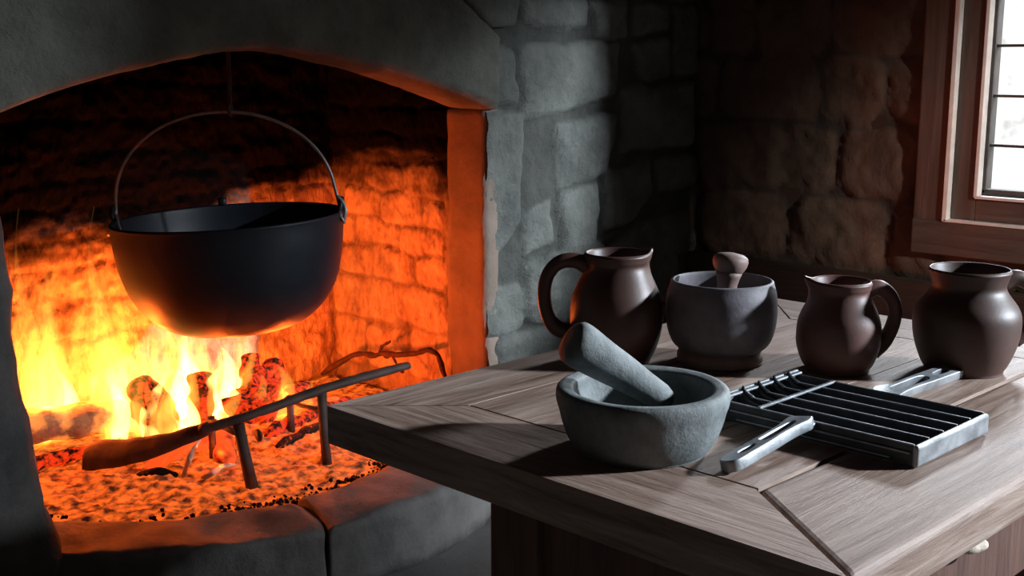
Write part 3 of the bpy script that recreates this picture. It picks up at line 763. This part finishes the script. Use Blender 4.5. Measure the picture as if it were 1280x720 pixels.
# ================================================================== POTTERY
def put(o, p, yaw=0): o.location = p; o.rotation_euler = (0, 0, yaw)
def spouted(r0, ang, pull, z_lo):
    """pull the rim outwards at one side for the pouring lip"""
    def fn(p, a, r):
        d = abs((a-ang+math.pi) % (2*math.pi)-math.pi)
        k = math.exp(-(d/.30)**2)*max(0, (p.z-z_lo))/.03
        return Vector((p.x+math.cos(ang)*pull*min(1.2, k), p.y+math.sin(ang)*pull*min(1.2, k), p.z+.006*min(1, k)*(1 if p.z > z_lo else 0)))
    return fn
def jug(loc_, h, rb_, rbel, zbel, rneck, zneck, rrim, mat, label, side, spout=None, pull=.012, hand=None, name='clay_jug'):
    root = empty(name, loc_, label, 'jug', rot=(0, 0, R(-45)))
    out = [(.001, 0), (rb_*.9, 0), (rb_, .004), (rb_+(rbel-rb_)*.42, zbel*.28), (rb_+(rbel-rb_)*.85, zbel*.64), (rbel, zbel), (rbel*.95, zbel+(zneck-zbel)*.45), (rneck, zneck), (rneck*1.015, zneck+(h-zneck)*.5), (rrim, h-.004)]
    t = .0055
    inn_ = [(rrim-.0025, h), (rrim-t, h-.004), (rneck-t, zneck), (rbel*.95-t, zbel+(zneck-zbel)*.45), (rbel-t, zbel), (rb_, .02), (.001, .012)]
    fn = spouted(rrim, spout, pull, h-.035) if spout is not None else None
    link('body', lathe(smooth_prof(out, 5)+smooth_prof(inn_, 4), 72, .008, h*50, fn), mat, root)
    if hand:
        pts = smooth_prof([(side*a, 0, b) for a, b in hand], 5)
        n = len(pts)
        link('handle', tube(pts, [.0105+.004*(abs(i/(n-1)-.5)*2)**2 for i in range(n)], 14, flat=.8, up=(0, 1, 0)), mat, root)
    return root
jug((1.405, 1.176, .75), .170, .055, .0715, .066, .0490, .145, .0512, M['clay_dark'], 'tall dark brown clay jug with a big loop handle, behind the grey bowl', -1, 0.0, .004,
    [(.040, .145), (.062, .156), (.088, .154), (.106, .135), (.112, .105), (.106, .072), (.092, .050), (.064, .040)])
jug((1.596, .900, .75), .137, .048, .0625, .050, .0435, .115, .0455, M['clay_red'], 'smaller reddish clay jug with pouring lip and handle, between mortar and right-hand jug', 1, math.pi, .010,
    [(.036, .119), (.056, .125), (.075, .112), (.083, .090), (.080, .066), (.068, .042), (.052, .028)])
jug((1.727, .763, .75), .156, .057, .0775, .074, .0545, .124, .0595, M['clay_deep'], 'dark brown round-bellied clay jug at the right edge of the table top', 1, None, 0,
    [(.050, .134), (.070, .141), (.092, .130), (.103, .106), (.102, .082), (.092, .060), (.074, .048)])

# tall mortar with foot ring and its pestle
mo = empty('tall_mortar', (1.512, 1.055, .75), 'deep grey-brown stoneware mortar on a flared foot, between two brown jugs', 'mortar')
mp_ = smooth_prof([(.001, 0), (.058, 0), (.063, .004), (.0635, .012), (.060, .018), (.0735, .030), (.0818, .050), (.0850, .078), (.0838, .105), (.0795, .122), (.0785, .127)], 5)
mi = smooth_prof([(.0765, .1285), (.073, .126), (.074, .10), (.072, .075), (.06, .045), (.04, .03), (.001, .026)], 4)
link('bowl', lathe(mp_+mi, 80, .006, 4), M['grey_clay'], mo)
link('foot', lathe(smooth_prof([(.001, -.0), (.0600, .0), (.0655, .004), (.0660, .013), (.0625, .0195), (.058, .022)], 4), 64), M['pestle_wood'], mo)['label'] = 'reddish-brown flared foot'
pe = empty('clay_pestle', (1.512, 1.055, .795), 'small pinkish pestle with a knobbed head standing in the deep mortar', 'pestle')
pv = Vector((.014, -.004, .108))
pp = [pv*t for t in (0, .25, .5, .7, .80, .88, .94, .99, 1.04, 1.07, 1.085)]
link('shaft', tube(pp[:6], [.016, .0165, .0150, .0155, .018, .021], 20), M['pestle_wood'], pe)
link('knob', tube([pv*t for t in (.84, .90, .96, 1.03, 1.09, 1.13, 1.15)], [.0185, .0225, .026, .0275, .026, .019, .005], 20), M['pestle_wood'], pe)

# low stone mortar and its heavy pestle
lb = empty('stone_mortar', (1.089, .869, .75), 'wide low grey stone mortar bowl with a thick flat rim, nearest on the table', 'mortar')
lo_ = smooth_prof([(.001, 0), (.070, 0), (.079, .003), (.0885, .016), (.0955, .034), (.0995, .050), (.1025, .060), (.1035, .068), (.1025, .0745), (.0995, .0778)], 5)
li_ = smooth_prof([(.095, .0785), (.0865, .0768), (.0830, .073), (.082, .060), (.075, .040), (.058, .024), (.03, .017), (.001, .016)], 5)
link('bowl', lathe(lo_+li_, 96, .007, 6), M['basalt'], lb)
sp2 = empty('stone_pestle', (1.105, .855, .79), 'thick grey cylindrical stone pestle leaning out of the low mortar to the left', 'pestle')
A = Vector((1.134, .866, .801)); B = Vector((1.030, .922, .880))
d = (B-A).normalized(); L = (B-A).length
ts = [-.006, 0, .012, .035, .07, .105, L-.012, L-.004, L+.004, L+.010, L+.013]
rs = [.006, .013, .0165, .0185, .0215, .0245, .0272, .0273, .0265, .022, .010]
link('pestle_body', tube([A+d*t-sp2.location for t in ts], rs, 32, noise=.04, nscale=30), M['basalt'], sp2)

# ================================================================== GRILL
gr = empty('grill', (1.34, .735, .75), 'rectangular iron grill with parallel bars and two looped handles, flat on the table', 'grill')
GO = gr.location
def gb(name, lo, hi, mat, bev=.001):
    return box(name, [lo[i]-GO[i] for i in range(3)], [hi[i]-GO[i] for i in range(3)], mat, gr, bev)
gx0, gx1, gy0, gy1 = 1.250, 1.432, .600, .872
# near-right end plate, rounded
gb('end_plate', (gx0-.002, gy0-.004, .7515), (gx1+.004, gy0+.004, .7775), M['grill'], .0035)
# long bars
for i, x in enumerate((1.2515, 1.2875, 1.324, 1.3605, 1.396)):
    gb('bar', (x-.0013, gy0+.003, .7525), (x+.0013, gy1-.004, .7766), M['grill_dark'], .0005)
    gb('lit_bar_edge', (x-.0014, gy0+.003, .7766), (x+.0014, gy1-.004, .7784), M['grill'], .0005)  # paler strip paints the light caught along the bar top
gb('side_bar', (gx1-.004, gy0+.002, .754), (gx1+.001, gy1-.004, .779), M['grill_dark'], .0012)
gb('rail', (gx0-.0035, gy0+.006, .7665), (gx0-.0005, gy1-.02, .7690), M['grill'], .0008)
gb('rail', (gx0-.0035, gy0+.03, .7565), (gx0-.0005, gy1-.03, .7585), M['grill'], .0008)
gb('crossbar', (gx0, .808, .7768), (gx1, .813, .7800), M['grill'], .0008)
# far-left end: flat plate rising between shallow scooped cups
gb('end_plate', (gx0-.002, gy1-.005, .758), (gx1+.002, gy1, .7850), M['grill'], .002)
gb('end_lip', (gx0, gy1-.012, .7800), (gx1, gy1, .7835), M['grill'], .0015)
for x in (1.2875, 1.324, 1.3605, 1.396):
    pts = [Vector(p)-GO for p in smooth_prof([(x, .815, .768), (x, .838, .770), (x+.002, .853, .775), (x+.005, .862, .782), (x+.009, .866, .788)], 3)]
    link('bar_tip', tube(pts, [.0025, .003, .0045, .006, .007, .0075, .007, .006, .005, .004, .003, .002, .001], 10, flat=1.0), M['grill_dark'], gr)
for x in (gx0+.004, gx1-.006):
    for y in (gy0+.006, gy1-.010):
        gb('foot', (x-.004, y-.004, .7502), (x+.004, y+.004, .765), M['grill_dark'], .001)
def handle_mesh():
    """flat forged strap with two openings: local x runs outwards, from 0 to 1 length .165"""
    cu = bpy.data.curves.new('h', 'CURVE'); cu.dimensions = '2D'; cu.fill_mode = 'BOTH'; cu.extrude = .0055; cu.bevel_depth = .0016; cu.bevel_resolution = 2
    def loop(pts):
        s = cu.splines.new('POLY'); q = smooth_prof(pts+[pts[0]], 5)[:-1]; s.points.add(len(q)-1)
        for p, (x, y) in zip(s.points, q): p.co = (x, y, 0, 1)
        s.use_cyclic_u = True
    loop([(0, .013), (.010, .016), (.03, .0125), (.055, .0115), (.085, .0125), (.12, .0125), (.150, .0120), (.160, .006), (.160, -.006), (.150, -.0120), (.12, -.0125), (.085, -.0125), (.055, -.0115), (.03, -.0125), (.010, -.016), (0, -.013)])
    loop([(.022, .007), (.050, .0080), (.080, .0085), (.090, .002), (.084, -.0075), (.055, -.0080), (.024, -.0065), (.015, 0)])
    loop([(.104, .0045), (.122, .0065), (.134, .003), (.134, -.003), (.122, -.0065), (.104, -.0045), (.100, 0)])
    o = bpy.data.objects.new('h', cu); C.objects.link(o)
    dg = bpy.context.evaluated_depsgraph_get(); me = bpy.data.meshes.new_from_object(o.evaluated_get(dg))
    bpy.data.objects.remove(o); return me
hm = handle_mesh()
def handle(p, q, roll=0):
    p = Vector(p); q = Vector(q)
    o = link('handle', hm.copy(), None, gr); o.data.materials.clear(); o.data.materials.append(M['grill'])
    dd = (q-p); yax = Vector((0, 0, 1)).cross(dd).normalized(); xax = dd.normalized(); zax = xax.cross(yax)
    mt = Matrix((xax, yax, zax)).transposed().to_4x4() @ Matrix.Rotation(roll, 4, 'X'); mt.translation = p-GO
    o.matrix_local = mt; o.scale = (dd.length/.160, 1, 1)
    return o
handle((1.247, .745, .7755), (1.085, .742, .7590), R(12))
handle((1.452, .752, .7640), (1.690, .752, .7600), R(12))
gb('hinge', (gx0-.010, .728, .768), (gx0+.002, .762, .7775), M['grill'], .002)
gb('hinge', (gx1-.002, .738, .758), (gx1+.030, .766, .768), M['grill_dark'], .002)
